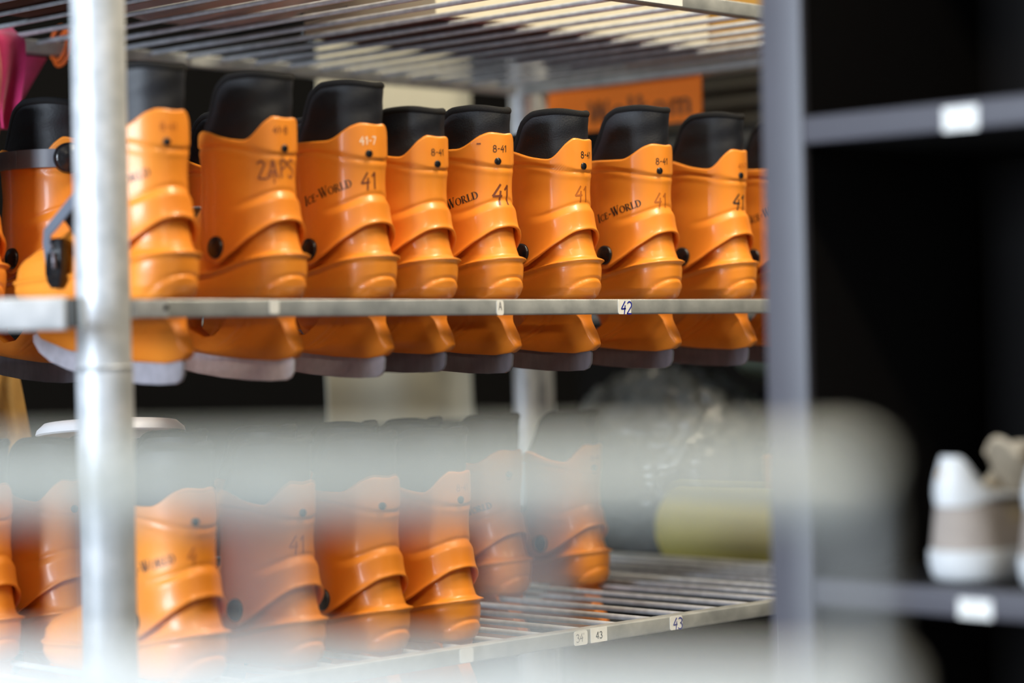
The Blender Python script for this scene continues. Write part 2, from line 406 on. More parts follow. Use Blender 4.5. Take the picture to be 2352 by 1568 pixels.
def blade():
    prof = []
    top = [(.018, -.060), (.30, -.034)]
    bot = [(.0135, -.0700), (.0150, -.082), (.0195, -.0885), (.028, -.0915), (.045, -.0925), (.08, -.0915), (.13, -.0880), (.18, -.0825), (.23, -.0745), (.27, -.065), (.295, -.054), (.308, -.042), (.309, -.034)]
    bot = [(y - .0115, z) if y < .03 else (y, z) for y, z in bot]
    pts = [(.0060, -.060)] + bot + [(.30, -.032), (.2, -.048), (.1, -.056)]
    pts = [(y if y < .15 else .15 + (y - .15) * .87, z) for y, z in pts]
    mb = MB(); n = len(pts); h = .0021
    bm = bmesh.new()
    vs = [bm.verts.new((-h, y, z)) for y, z in pts]; f = bm.faces.new(vs)
    ex = bmesh.ops.extrude_face_region(bm, geom=[f])
    for e in ex['geom']:
        if isinstance(e, bmesh.types.BMVert): e.co.x += 2 * h
    bmesh.ops.bevel(bm, geom=[e for e in bm.edges if len(e.link_faces) == 2 and e.calc_face_angle(0) > 1], offset=.0005, segments=2, affect='EDGES')
    bmesh.ops.triangulate(bm, faces=[f for f in bm.faces if len(f.verts) > 4])
    bm.verts.index_update(); mb.add([v.co[:] for v in bm.verts], [[v.index for v in f.verts] for f in bm.faces]); bm.free()
    return mb
def disc_on(p, n, r, dome, N=28, rim=.0):
    """domed round cap at p with outward normal n"""
    mb = MB(); n = Vector(n).normalized(); u = n.orthogonal().normalized(); w = n.cross(u); rows = []
    prof = [(r, -.004), (r, dome * .30), (r * .95, dome * .62), (r * .82, dome * .80), (r * .72, dome * .82), (r * .6, dome * .95), (r * .3, dome * 1.05), (r * .02, dome * 1.08)]
    for rr, h in prof: rows.append([Vector(p) + n * h + (u * cos(a) + w * sin(a)) * rr for a in [2 * pi * k / N for k in range(N)]])
    mb.grid(rows, True, False, True, True); return mb
def instep_strap():
    mb = MB(); pts, nn, ww = [], [], []
    for i in range(25):
        a = radians(-98 + 196 * i / 24)
        pts.append((-.0465 * sin(a), .150 + .030 * cos(a) * 1.0, .050 + .060 * max(-.2, cos(a)) ** (1 if cos(a) < 0 else .75) if cos(a) > 0 else .050 + .03 * cos(a)))
        nn.append((-sin(a), .35 * cos(a), .9 * cos(a) + .05)); ww.append((0, .85, -.35))
    mb.strap(pts, nn, ww, .022, .0025); return mb
def buckle(side=-1):
    mb = MB()
    mb.box(-.0515, -.047, .128, .160, .030, .052, .0015)
    mb.box(-.0570, -.0515, .131, .157, .022, .046, .002)
    mb.box(-.0545, -.050, .136, .152, .050, .064, .0015)
    return mb

meL, meR = {}, {}
def build_meshes(store, ztl, ztm, mirror):
    parts = {'lower_shell': (lower_shell(), 'orange', None), 'cuff': (cuff(ztl, ztm), 'orange', None), 'liner': (liner(), 'liner', None),
             'binding': (binding(), 'binding', None), 'blade_holder': (holder(), 'holder', None), 'blade': (blade(), 'steel', 40)}
    pv = disc_on((-.0478, .080, .0625), (-1, -.02, .02), .0130, .0042)
    parts['pivot_cap'] = (pv, 'blackplastic', None)
    pv2 = disc_on((.0478, .080, .0625), (1, -.02, .02), .0130, .0042)
    parts['pivot_cap2'] = (pv2, 'blackplastic', None)
    ra = 3 if mirror else 14
    rp = cuff_pt(ra, .1735); rn = Vector((-sin(radians(ra)) / RX, -cos(radians(ra)) / RY, 0))
    parts['rivet'] = (disc_on(rp, rn, .0046, .0022, 18), 'blackplastic', None)
    parts['instep_strap'] = (instep_strap(), 'strap', None)
    bk = buckle()
    if mirror: bk.v = [(-x, y, z) for x, y, z in bk.v]
    parts['ratchet_buckle'] = (bk, 'blackplastic', 40)
    for k, (mb, m, auto) in parts.items(): store[k] = mb.mesh('skate_' + k, [M[m]], True, auto)
build_meshes(meL, ZTL, ZTM, False)
build_meshes(meR, ZTM, ZTL, True)

def add_mark(root, name, mb, m, label=None):
    o = link(name, mb.mesh(name, [M[m]], False, None, False), root)
    if label: o['label'] = label
    return o

def ice_skate(loc, rotz, left, label, group, marks=(), drop=0.0, strap=True, size=1.0):
    st = meL if left else meR
    r = empty('ice_skate', loc, rotz); tag(r, label, 'ice skate', group); r.scale = (1, 1, size)
    link('lower_shell', st['lower_shell'], r); link('cuff', st['cuff'], r)
    li = link('liner', st['liner'], r, (0, 0, -drop)); li['label'] = 'black padded liner'
    link('binding', st['binding'], li)
    link('blade_holder', st['blade_holder'], r)
    b = link('blade', st['blade'], r); b['label'] = 'grey steel blade'
    for k in ('pivot_cap', 'pivot_cap2'):
        p = link('pivot_cap', st[k], r); p['label'] = 'black round pivot cap'
    p = link('rivet', st['rivet'], r); p['label'] = 'small black rivet'
    if strap:
        s = link('instep_strap', st['instep_strap'], r); s['label'] = 'dark grey strap'
        link('ratchet_buckle', st['ratchet_buckle'], s)
    for mk in marks:
        kind = mk[0]
        if kind == 'brand':
            a0, z0 = mk[1], mk[2]
            mb = lay('ICE-WORLD', SERIF, .0124, on_cuff(a0, z0, 17), 1.25, small=(1, 2, 5, 6, 7, 8), track=.03)
            add_mark(r, 'printed_lettering', mb, 'ink', 'black printed lettering')
        elif kind == 'hand':
            _, txt, a0, z0, size, ink, tilt = mk
            mb = lay(txt, HAND, size, on_cuff(a0, z0, tilt), 1.15 if size > .012 else 1.25)
            add_mark(r, 'handwritten_mark', mb, ink, 'handwritten mark')
        elif kind == 'code':
            _, txt, a0, z0, size, ink = mk
            mb = lay(txt, HAND, size, on_cuff(a0, z0, 1), 1.25)
            add_mark(r, 'size_code', mb, ink, 'small size code')
    return r

SHELF_M, SHELF_L, SHELF_U = 1.056, .637, 1.4645
YF0 = .028
XS = .022
G1 = 'orange ice skates in the front row of the middle shelf'
front = [
 (-.505, .0, 1, 'orange ice skate beside the galvanised post, its loose strap and buckle showing left of it', [('brand', 97, 0.116), ('code', '8-41', 22, 0.186, .0085, 'penfaint'), ('hand', '-', 52, .190, .012, 'penfaint', 0)]),
 (-.348, .01, 0, 'orange ice skate with a brown scribble on its cuff and a bright white blade', [('code', '41-8', 20, 0.190, .0085, 'pen'), ('hand', 'ZAPS', 40, .138, .021, 'penmid', 4), ('hand', '4', 28, .134, .020, 'penfaint', 8)]),
 (-.207, .0, 1, 'orange ice skate with white size code 41-7 on its back tab', [('brand', 99, 0.114), ('code', '41-7', 27, 0.184, .0095, 'whiteink'), ('hand', '41', 26, .131, .020, 'pen', 3)]),
 (-.106, -.02, 0, 'narrow-showing orange ice skate without lettering, between the skates marked 41-7 and large 41', [('code', '8-41', 13, 0.184, .0085, 'ink')]),
 (.010, .0, 1, 'orange ice skate with large clear handwritten 41 and only WORLD readable', [('brand', 103, 0.107), ('code', '8-41', 21, 0.185, .0085, 'ink'), ('hand', '-', 44, .188, .016, 'pen', -4), ('hand', '41', 25, .121, .025, 'pen', -4)]),
 (.157, .01, 0, 'orange ice skate above the label 42, with a barely visible faded 41', [('code', '8-41', 8, 0.184, .0085, 'ink'), ('hand', '41', 19, .128, .020, 'penfaint', 0)]),
 (.319, .0, 1, 'orange ice skate with full sharp black lettering across its cuff and faded 41', [('brand', 103, 0.106), ('code', '8-41', 20, 0.182, .0085, 'ink'), ('hand', '41', 24, .124, .020, 'penfaint', 0)]),
 (.481, .01, 0, 'orange ice skate next to the grey cabinet upright, with bold black 41', [('code', '41-7', 9, 0.182, .0085, 'penfaint'), ('hand', '41', 21, .127, .022, 'ink', -6)]),
 (.640, .0, 1, 'orange ice skate almost hidden behind the grey cabinet upright, rightmost on the middle shelf', [('brand', 97, 0.112)]),
]
root_front = []
for x, rz, lf, lab, mk in front:
    root_front.append(ice_skate((x + XS, YF0, SHELF_M), rz, lf, lab, G1, mk, {3: .015, 4: .018, 5: .014}.get(len(root_front), 0), size={3: .955}.get(len(root_front), 1.0), strap=(lab.startswith('orange ice skate beside') is False)))
for k, mk, lb in ((0, 'midsteel', 'pale grey steel blade'), (1, 'brightsteel', 'bright white steel blade'), (2, 'midsteel', 'pale grey steel blade')):
    for ch in root_front[k].children:
        if ch.name.startswith('blade') and not ch.name.startswith('blade_holder'):
            ch.data = ch.data.copy(); ch.data.materials[0] = M[mk]; ch['label'] = lb
# the first skate: its instep strap hangs loose with an open buckle
r = root_front[0]
def sh(mb): mb.v = [(x, y + .028, z) for x, y, z in mb.v]; return mb
mb = MB()
path = [(-.062, .060, .132), (-.063, .080, .116), (-.064, .100, .102), (-.064, .120, .089), (-.063, .136, .080), (-.060, .142, .068), (-.0575, .142, .050), (-.0565, .140, .036)]
mb.strap(path, [(-1, .2, .3)] * 8, [(0, .55, .8)] * 4 + [(0, .9, .5)] + [(0, 1, 0)] * 3, .013, .002)
s = link('instep_strap', sh(mb).mesh('loose_strap', [M['strap']], True, 40), r); s['label'] = 'loose dark grey strap'
mb = MB(); mb.strap([(-.056, .064, .128), (-.056, .078, .112), (-.055, .092, .096), (-.053, .103, .083)], [(-1, 0, .1)] * 4, [(0, .75, .66)] * 4, .030, .004)
s2 = link('strap_pad', sh(mb).mesh('strap_pad', [M['blackplastic']], True, 40), r); s2['label'] = 'black strap pad'
mb = MB()
rows = []
for t, w, th in [(0, .010, .004), (.15, .014, .008), (.45, .0165, .010), (.7, .0155, .010), (.88, .012, .008), (1, .007, .003)]:
    c = Vector((-.0515, .1365 + .004 * t, .074 - .056 * t))
    rows.append([c + Vector((-th * (1 if abs(k) < .6 else .35), w * k, 0)) for k in (-1, -.75, -.3, .3, .75, 1)] + [c + Vector((.003, w * k, 0)) for k in (1, -1)])
mb.grid(rows, True, False, True, True)
bk = link('ratchet_buckle', sh(mb).mesh('open_buckle', [M['blackplastic']], True, 30), s); bk['label'] = 'open black buckle lever'
mb = MB(); mb.tube([(-.0625, .128, .058), (-.0625, .126, .040)], .0022, 10); mb.tube([(-.0625, .131, .066), (-.0625, .130, .063)], .0018, 10)
link('metal_ladder', sh(mb).mesh('metal_ladder', [M['steel']], True), s)

G2 = 'orange ice skates in the back row of the middle shelf'
back = [(-.535, 1, 'orange ice skate cut by the left picture edge, middle shelf'),
        (-.402, 0, 'orange ice skate with a grey ratchet strap round its cuff, left of the galvanised post'),
        (-.262, 1, 'back-row ice skate showing its black liner behind the post and scribbled skate'),
        (-.120, 0, 'back-row ice skate showing its black liner behind the skate marked 41-7'),
        (.030, 1, 'back-row ice skate behind the skate with the large clear 41'),
        (.170, 0, 'back-row ice skate behind the skate above the label 42'),
        (.320, 1, 'back-row ice skate behind the skate with full sharp lettering'),
        (.460, 0, 'back-row ice skate behind the skate with bold black 41')]
rb = []
for x, lf, lab in back:
    rb.append(ice_skate((x + XS, .362, SHELF_M), 0, lf, lab, G2, [], .004, strap=not lab.startswith('orange ice skate with a grey')))
r = rb[1]
mb = MB(); pts, nn = [], []
for i in range(15):
    a = 24 + 9 * i; p = cuff_pt(a, .183, .003); pts.append(p); t = radians(a); nn.append(Vector((-sin(t) / RX, -cos(t) / RY, 0)))
pts.append(pts[-1] + Vector((.01, .02, -.004))); nn.append(nn[-1])
mb.strap(pts, nn, [(0, 0, 1)] * len(pts), .023, .004)
for i in range(26):
    a = 76 + 2.4 * i; p = cuff_pt(a, .183, .0066); t = radians(a); n = Vector((-sin(t) / RX, -cos(t) / RY, 0)).normalized(); q = Vector((n.y, -n.x, 0))
    mb.strap([p - q * .0005, p + q * .0005], [n, n], [(0, 0, 1)] * 2, .021, .0012)
cs = link('cuff_strap', mb.mesh('ratchet_strap', [M['strap']], True, 35), r); cs['label'] = 'grey ridged ratchet strap'
mb = MB(); p = cuff_pt(14, .183, .004); t = radians(14); n = Vector((-sin(t) / RX, -cos(t) / RY, 0)).normalized()
mb2 = disc_on(p, n, .019, .012, 28); mb.add(mb2.v, mb2.f)
bk = link('ratchet_buckle', mb.mesh('round_buckle', [M['blackplastic']], True, 40), cs); bk['label'] = 'black rounded buckle'

G3 = 'orange ice skates in the front row of the lower shelf'
low = [(-.476, 1, 'lower-shelf orange ice skate right beside the galvanised post, with blurred black lettering', [('brand', 101, 0.110), ('hand', '4', 26, .128, .018, 'penfaint', 0)]),
       (-.331, 0, 'lower-shelf orange ice skate, second to the right of the galvanised post', [('hand', '41', 24, .128, .020, 'penfaint', 0)]),
       (-.197, 1, 'lower-shelf orange ice skate, third to the right of the galvanised post', []),
       (-.078, 0, 'lower-shelf orange ice skate at the end of the front row, beside the bare wires', [('code', '8-41', 10, 0.184, .0085, 'penfaint')]),
       ]
for x, lf, lab, mk in low: ice_skate((x + XS, YF0, SHELF_L), 0, lf, lab, G3, mk)
G4 = 'orange ice skates in the back row of the lower shelf'
lowb = [(-.535, 1, 'lower-shelf orange ice skate cut by the left picture edge', []),
        (-.425, 0, 'lower-shelf orange ice skate just left of the galvanised post, black pivot showing', []),
        (-.235, 0, 'lower back-row ice skate behind the second skate right of the post', []),
        (-.085, 1, 'lower back-row ice skate behind the third skate right of the post', []),
        (.060, 0, 'lower back-row ice skate behind the end skate of the front row', []),
        (.185, 1, 'lower back-row ice skate behind and left of the last two standing skates', []),
        (.341, 1, 'dull orange ice skate on the lower shelf, second from the right end', [('brand', 103, 0.108)]),
        (.512, 0, 'rightmost orange ice skate on the lower shelf, bare wires to its right', [('code', '8-41', 10, 0.184, .0085, 'penfaint')]),
        ]
for x, lf, lab, mk in lowb: ice_skate((x + XS, .345, SHELF_L), 0, lf, lab, G4, mk)

# ------------------------------------------------------------------ the wire shelf rack
X0, X1, Y1 = -.611, .957, .905
PR = .0285
rack = empty('shelf_rack', (X0, 0, 0)); tag(rack, 'galvanised wire shelf rack holding the rows of orange ice skates', 'shelf rack')
def rpart(name, mb, m, parent=None, smooth=True, auto=40, label=None):
    mb.v = [(x - X0, y, z) for x, y, z in mb.v] if parent is None or parent is rack else mb.v
    o = link(name, mb.mesh(name, m if isinstance(m, list) else [M[m]], smooth, auto), parent or rack)
    if label: o['label'] = label
    return o
def rsub(name, mb, m, parent, label=None, auto=40, smooth=True):
    mb.v = [(x - X0, y, z) for x, y, z in mb.v]
    o = link(name, mb.mesh(name, m if isinstance(m, list) else [M[m]], smooth, auto), parent)
    if label: o['label'] = label
    return o
post_r = {(X0, 0): PR, (X0, Y1): .021, (X1, 0): .021, (X1, Y1): .021}
for (px, py), pr in post_r.items():
    mb = MB(); mb.tube([(px, py, .09), (px, py, .985)], pr + .0012, 32); mb.tube([(px, py, .985), (px, py, 2.05)], pr, 32)
    mb.tube([(px, py, .98), (px, py, .9852), (px, py, .9862)], [pr + .0012, pr + .0012, pr], 32, False)
    po = rpart('post', mb, 'zincpost')
    mb = MB(); mb.tube([(px - .012, py, .038), (px + .012, py, .038)], .038, 24); rsub('castor_wheel', mb, 'darkcrate', po)
    mb = MB(); mb.box(px - .020, px + .020, py - .016, py + .016, .060, .098, .004); rsub('castor_fork', mb, 'zinc', po)
WP = .0692
def wire_xs(avoid=()):
    out = []
    for k in range(-9, 13):
        x = .0663 + WP * k
        if not X0 + .04 < x < X1 - .02: continue
        for _ in range(2):
            for c in avoid:
                if abs(x - c) < .021: x = c + (.021 if x >= c else -.021)
        out.append(x)
    return out
def shelf(zt, h=.0195, avoid=()):
    mb = MB(); z0 = zt - h
    mb.box(X0 + .020, X1 - .0, 0.0, .020, z0, zt, .0022)             # front rail
    sh = rpart('shelf_frame', mb, 'zinc')
    mb = MB(); mb.box(X0 + .020, X1, Y1 - .010, Y1 + .010, z0, zt, .0022); rsub('back_rail', mb, 'zinc', sh)
    for x in (X0, X1):
        mb = MB(); mb.box(x - .010, x + .010, .022, Y1 - .012, z0, zt, .0022); rsub('side_rail', mb, 'zinc', sh)
    mb = MB()
    for x in wire_xs(avoid): mb.tube([(x, .012, zt - .0045), (x, Y1, zt - .0045)], .0038, 10)
    w = rsub('wire_deck', mb, 'wire', sh)
    return sh
sh_u, sh_m, sh_l, sh_b = shelf(SHELF_U), shelf(SHELF_M, avoid=[f[0] + XS for f in front]), shelf(SHELF_L, avoid=[f[0] + XS for f in low] + [.341 + XS, .512 + XS]), shelf(.22)
# clamp wrapping the corner post at the middle shelf, and a small black disc painting its hole's darkness
mb = MB(); rows = []
for k in range(25):
    a = radians(-42 + 130 * k / 24); rows.append([(X0 + (PR + t) * cos(a) * 1.0, (PR + t) * sin(a), z) for t, z in ((.0005, SHELF_M - .020), (.006, SHELF_M - .020), (.006, SHELF_M - .001), (.0005, SHELF_M - .001))])
mb.grid(rows, True, False, True, True)
mb.box(X0 + PR * .4, X0 + .082, -.0035, .003, SHELF_M - .0195, SHELF_M - .0005, .001)
rpart('post_clamp', mb, 'wire', auto=30)
mb = MB(); d = disc_on((-.532, -.0042, 1.0475), (0, -1, 0), .0030, .0006, 16); mb.add(d.v, d.f); rpart('hole_disc', mb, 'blackplastic')

def sticker(shelf_o, x0, x1, z0, z1, text=None, font=HAND, ink='blueink', size=.015, wsc=1.1, dx=.003, dz=.002, tilt=0, name='size_label', label='white sticker', y=-.0006, cr=.003, mtl='sticker'):
    mb = MB(); pts = []
    for cx, cz, a0 in ((x1 - cr, z1 - cr, 0), (x0 + cr, z1 - cr, 90), (x0 + cr, z0 + cr, 180), (x1 - cr, z0 + cr, 270)):
        for k in range(5): a = radians(a0 + 22.5 * k); pts.append((cx + cr * cos(a), cz + cr * sin(a)))
    mb.grid([[(px, y + .0005, pz) for px, pz in pts], [(px, y, pz) for px, pz in pts]], True, False, True, True)
    if text:
        ct, st = cos(radians(tilt)), sin(radians(tilt))
        t = lay(text, font, size, lambda s, h: Vector((x0 + dx + s * ct - h * st, y - .0003, z0 + dz + s * st + h * ct)), wsc)
        mb.mi = 1; mb.add(t.v, t.f)
    return rsub(name, mb, [M[mtl], M[ink]], shelf_o, label, None, False)
sticker(sh_m, -.386, -.372, 1.0395, 1.0555, label='blank white sticker')
sticker(sh_m, -.026, -.014, 1.0365, 1.0545, 'A', HAND, 'greyink', .010, 1.0, .003, .006, label='torn white sticker')
sticker(sh_m, .197, .222, 1.0365, 1.0555, '42', HAND, 'blueink', .0165, 1.15, .004, .001, -4, label='white sticker with blue handwritten 42')
sticker(sh_l, -.101, -.078, .6185, .6355, label='blank white sticker')
sticker(sh_l, .101, .126, .6175, .6355, "34'", HAND, 'greyink', .010, 1.0, .004, .004, 4, label='rounded white sticker with pencilled 34')
sticker(sh_l, .132, .163, .6180, .6365, '43', SANS, 'ink', .0088, 1.0, .0095, .0045, cr=.0006, label='white label with printed 43')
sticker(sh_l, .287, .312, .6185, .6365, '43', HAND, 'blueink', .0150, 1.15, .005, .001, -3, label='white sticker with blue handwritten 43')
sticker(sh_u, .20, .338, 1.447, 1.4645, label='white paper strip', cr=.001, name='paper_strip')

# ------------------------------------------------------------------ neighbouring racks
nb = empty('shelf_rack', (1.03, 0, 0)); tag(nb, 'second galvanised wire rack standing behind, its post beside the orange sign', 'shelf rack')
def npart(name, mb, m, ox, oy, parent, auto=40):
    mb.v = [(x - ox, y - oy, z) for x, y, z in mb.v]
    return link(name, mb.mesh(name, [M[m]], True, auto), parent)
for px, py in ((1.03, .05), (1.03, .93), (1.75, .05), (1.75, .93)):
    mb = MB(); mb.tube([(px, py, 0), (px, py, 2.05)], .0185, 24); npart('post', mb, 'zincpost', 1.03, 0, nb)
for zt in (.60, 1.02, 1.47):
    mb = MB()
    mb.box(1.05, 1.75, .04, .06, zt - .02, zt, .002); mb.box(1.05, 1.75, .92, .94, zt - .02, zt, .002)
    mb.box(1.02, 1.04, .068, .912, zt - .02, zt, .002); mb.box(1.74, 1.76, .068, .912, zt - .02, zt, .002)
    f = npart('shelf_frame', mb, 'zinc', 1.03, 0, nb)
    if zt < .9:
        mb = MB()
        for k in range(9): mb.tube([(1.10 + .075 * k, .05, zt - .0045), (1.10 + .075 * k, .93, zt - .0045)], .0034, 8)
        npart('wire_deck', mb, 'wire', 1.03, 0, f)
nl = empty('shelf_rack', (-.78, 0, 0)); tag(nl, 'galvanised rack at the left picture edge, only its end rail showing beside the post', 'shelf rack')
def diag(mb):   # runs off to the left at 45 degrees from beside the corner post
    c = Vector((-.702, -.066, 0)); u = Vector((-.716, .698, 0)); v = Vector((-.698, -.716, 0))
    mb.v = [tuple(c + u * x + v * y + Vector((0, 0, z))) for x, y, z in mb.v]; return mb
mb = MB(); mb.box(0, .62, -.012, .012, 1.0235, 1.0563, .003); npart('end_rail', diag(mb), 'zincpost', -.78, 0, nl)
mb = MB(); mb.box(-.0115, -.0003, -.009, .009, 1.0255, 1.0555, .001); npart('gap_shade', diag(mb), 'darkcrate', -.78, 0, nl)  # dark block painting the shade of the open gap at the rail end
mb = MB(); mb.box(-.0185, -.0118, -.011, .006, 1.0245, 1.0555, .001); npart('rail_plug', diag(mb), 'zinc', -.78, 0, nl)
mb = MB(); mb.tube([(.64, 0, 0), (.64, 0, 1.9)], .02, 24); npart('post', diag(mb), 'zincpost', -.78, 0, nl)

# ------------------------------------------------------------------ things on the top shelf
def box_thing(name, label, cat, x0, x1, y0, y1, z0, z1, m, mbottom=None, rot=0, flaps=None):
    cx, cy = (x0 + x1) / 2, (y0 + y1) / 2
    r = empty(name, (cx, cy, z0), rot); tag(r, label, cat)
    mb = MB(); mb.box(x0 - cx, x1 - cx, y0 - cy, y1 - cy, .004, z1 - z0, .003)
    link('box_body', mb.mesh('box_body', [M[m]], True, 40), r)
    mb = MB(); mb.box(x0 - cx + .004, x1 - cx - .004, y0 - cy + .004, y1 - cy - .004, 0, .0038, .0)
    link('box_bottom', mb.mesh('box_bottom', [M[mbottom or m]], False), r)
    return r
ZU = SHELF_U + .0004
box_thing('cardboard_box', 'brown cardboard box on the top shelf, upper left corner of the picture', 'box', -.56, -.17, .20, .72, ZU, 1.78, 'brownbox')
box_thing('card_box', 'cream card box on the top shelf, its pale front seen through the wires', 'box', .24, .845, .372, .66, ZU, 1.74, 'cream', 'brownin')
box_thing('cardboard_box', 'small ochre box on the top shelf at the right end, next to the cabinet upright', 'box', .852, .948, .25, .60, ZU, 1.66, 'ochre')
# slack plastic bag
mb = MB(); rows = []
for j in range(29):
    t = j / 28; ph = -pi / 2 + pi * t; row = []
    for k in range(56):
        a = 2 * pi * k / 56
        q = Vector((cos(a) * cos(ph), sin(a) * cos(ph), sin(ph)))
        sx = (abs(q.x) ** .7) * (1 if q.x > 0 else -1); sy = (abs(q.y) ** .7) * (1 if q.y > 0 else -1); sz = (abs(q.z) ** .95) * (1 if q.z > 0 else -1)
        p = Vector((sx * .175, sy * .20, sz * .12))
        d = mnoise.noise(p * 14) * .012 + mnoise.noise(p * 34) * .005
        p += q * d; p.z = max(p.z, -.118 + .004 * max(0, mnoise.noise(p * 20)))
        row.append((p.x, p.y, p.z + .118))
    rows.append(row)
mb.grid(rows, True, False, True, True)
bag = link('plastic_bag', mb.mesh('plastic_bag', [M['mauvebag']], True), None, (.03, .60, ZU)); tag(bag, 'slack grey mauve plastic bag on the top shelf between brown and cream boxes', 'bag')
mb = MB()
mb.tube([(.075, -.19, .006), (.09, -.10, .0045), (.10, 0, .0045), (.105, .1, .0045)], .0035, 8)
o = link('bag_strap', mb.mesh('bag_strap', [M['blackplastic']], True), bag)

# pink felt cloth draped over the back rail of the top shelf
def sheet(fn, nu, nv, th):
    mb = MB(); F = [[Vector(fn(i / nu, j / nv)) for i in range(nu + 1)] for j in range(nv + 1)]
    def nrm(j, i):
        a = F[min(j + 1, nv)][i] - F[max(j - 1, 0)][i]; b = F[j][min(i + 1, nu)] - F[j][max(i - 1, 0)]
        n = b.cross(a); return n.normalized() if n.length > 1e-9 else Vector((0, 0, 1))
    A = [[F[j][i] + nrm(j, i) * th / 2 for i in range(nu + 1)] for j in range(nv + 1)]
    B = [[F[j][i] - nrm(j, i) * th / 2 for i in range(nu + 1)] for j in range(nv + 1)]
    rows = [a + b[::-1] for a, b in zip(A, B)]
    mb.grid(rows, True, False, True, True); return mb
def cloth(u, v):
    # u along the rail, v from the inner end over the rail and down the near side
    x = -.195 + .052 * u; w = .004 * sin(u * 9 + v * 2)
    if v < .25: return (x - .02 * (1 - v * 4) + .02, .86 - .10 * (.25 - v) / .25 * .0 - .0, 1.4725 - .0) if False else (x, .93 - .07 * v / .25, 1.472 + .004 * sin(u * 7))
    t = (v - .25) / .75
    return (x + .012 * t * (1 - 2 * u) + .006 * sin(t * 5), .858 - .028 * sst(0, .15, t) - .012 * sin(u * 6 + t * 2) * t, 1.472 - .150 * t)
cl = link('felt_cloth', sheet(cloth, 18, 40, .003).mesh('felt_cloth', [M['pink']], True, 60)); tag(cl, 'magenta felt cloth hanging over the top shelf back rail, upper left', 'cloth')
def flap(u, v):  # the wedge hanging behind the rail
    zz = 1.443 - .11 * v; xx = -.145 + (.105 - .075 * v) * u
    return (xx, .925 + .004 * sin(u * 6), zz)
o = link('cloth_flap', sheet(flap, 12, 14, .003).mesh('cloth_flap', [M['pink']], True, 60), cl)
def fold(u, v): return (-.236 + .045 * u + .014 * sin(v * pi), .832 - .012 * sin(u * 3), 1.462 - .155 * v)
o = link('cloth_lining', sheet(fold, 8, 16, .003).mesh('cloth_lining', [M['pinkin']], True, 60), cl); o['label'] = 'salmon pink inside'
mb = MB()
mb.loop_tube([Vector((-.030 + .004 * sin(a), .905 + .020 * cos(a), 1.463 + .026 * sin(a))) for a in [2 * pi * k / 24 for k in range(24)]], .0032, 8)
mb.loop_tube([Vector((-.022 + .008 * sin(a), .905 + .021 * cos(a), 1.457 + .027 * sin(a))) for a in [2 * pi * k / 24 for k in range(24)]], .0030, 8)
tag(link('orange_cord', mb.mesh('orange_cord', [M['cable']], True)), 'orange cord looped round the top shelf back rail beside the post', 'cord')

# ------------------------------------------------------------------ things behind
def canvas(u, v):
    x = .690 + .385 * u; z = 1.56 - .70 * v
    return (x, 1.15 + .010 * sin(u * 9.0) * sst(.3, .9, v) + .012 * sin(u * 4 + v * 5) * sst(.4, 1, v), z)
cv = empty('canvas_banner', (.88, 1.15, .86)); tag(cv, 'plain beige canvas banner hanging behind the rack', 'banner')
mb = sheet(canvas, 40, 30, .002); mb.v = [(x - .88, y - 1.15, z - .86) for x, y, z in mb.v]
link('canvas', mb.mesh('canvas', [M['beige']], True, 60), cv)
mb = MB(); mb.tube([(-.21, 0, .70), (.21, 0, .70)], .010, 16); link('hanging_rod', mb.mesh('rod', [M['wire']], True), cv)
mb = MB()
for sx in (-.2, .2): mb.tube([(sx, 0, .70), (sx, .30, 1.2), (sx, 1.05, 1.30)], .002, 6)
link('hanging_cord', mb.mesh('cords', [M['blackplastic']], True), cv)

# orange welcome sign hung on the side of the second rack
sg = empty('sign', (1.002, .70, 1.41)); tag(sg, 'orange sign with dark lettering hanging on the second rack under the top shelf', 'sign')
mb = MB(); pts = []
y0, y1, z0, z1, cr = .522, .880, 1.374, 1.455, .016
for cy, cz, a0 in ((y1 - cr, z1 - cr, 0), (y0 + cr, z1 - cr, 90), (y0 + cr, z0 + cr, 180), (y1 - cr, z0 + cr, 270)):
    for k in range(7): a = radians(a0 + 15 * k); pts.append((cy + cr * cos(a) - .70, cz + cr * sin(a) - 1.41))
mb.grid([[(0, a, b) for a, b in pts], [(.004, a, b) for a, b in pts]], True, False, True, True)
link('sign_board', mb.mesh('sign_board', [M['signorange']], False), sg)
t = lay('Welkom', SANS, .040, lambda s, h: Vector((-.0006, .776 - .70 - s * 1.64, 1.386 - 1.41 + h)), 1.15, track=.06)
o = link('sign_lettering', t.mesh('sign_lettering', [M['signink']], False, None, False), sg); o['label'] = 'dark lettering'
mb = MB()
for yy in (.56, .84): mb.tube([(.002, yy - .70, .042), (.012, yy - .70, .058)], .0025, 8)
link('sign_hook', mb.mesh('sign_hooks', [M['wire']], True), sg)

# slatted dark crate behind the sign
cr_ = empty('slatted_crate', (1.40, .62, 1.02)); tag(cr_, 'dark slatted crate on the second rack, right of the orange sign', 'crate')
mb = MB()
for k in range(14): mb.box(-.20, -.19, -.35, .22, .03 + .033 * k, .052 + .033 * k, .001)
mb.box(-.186, .2, -.35, .22, .0, .46, .002)
link('crate_body', mb.mesh('crate_body', [M['darkcrate']], True, 40), cr_)

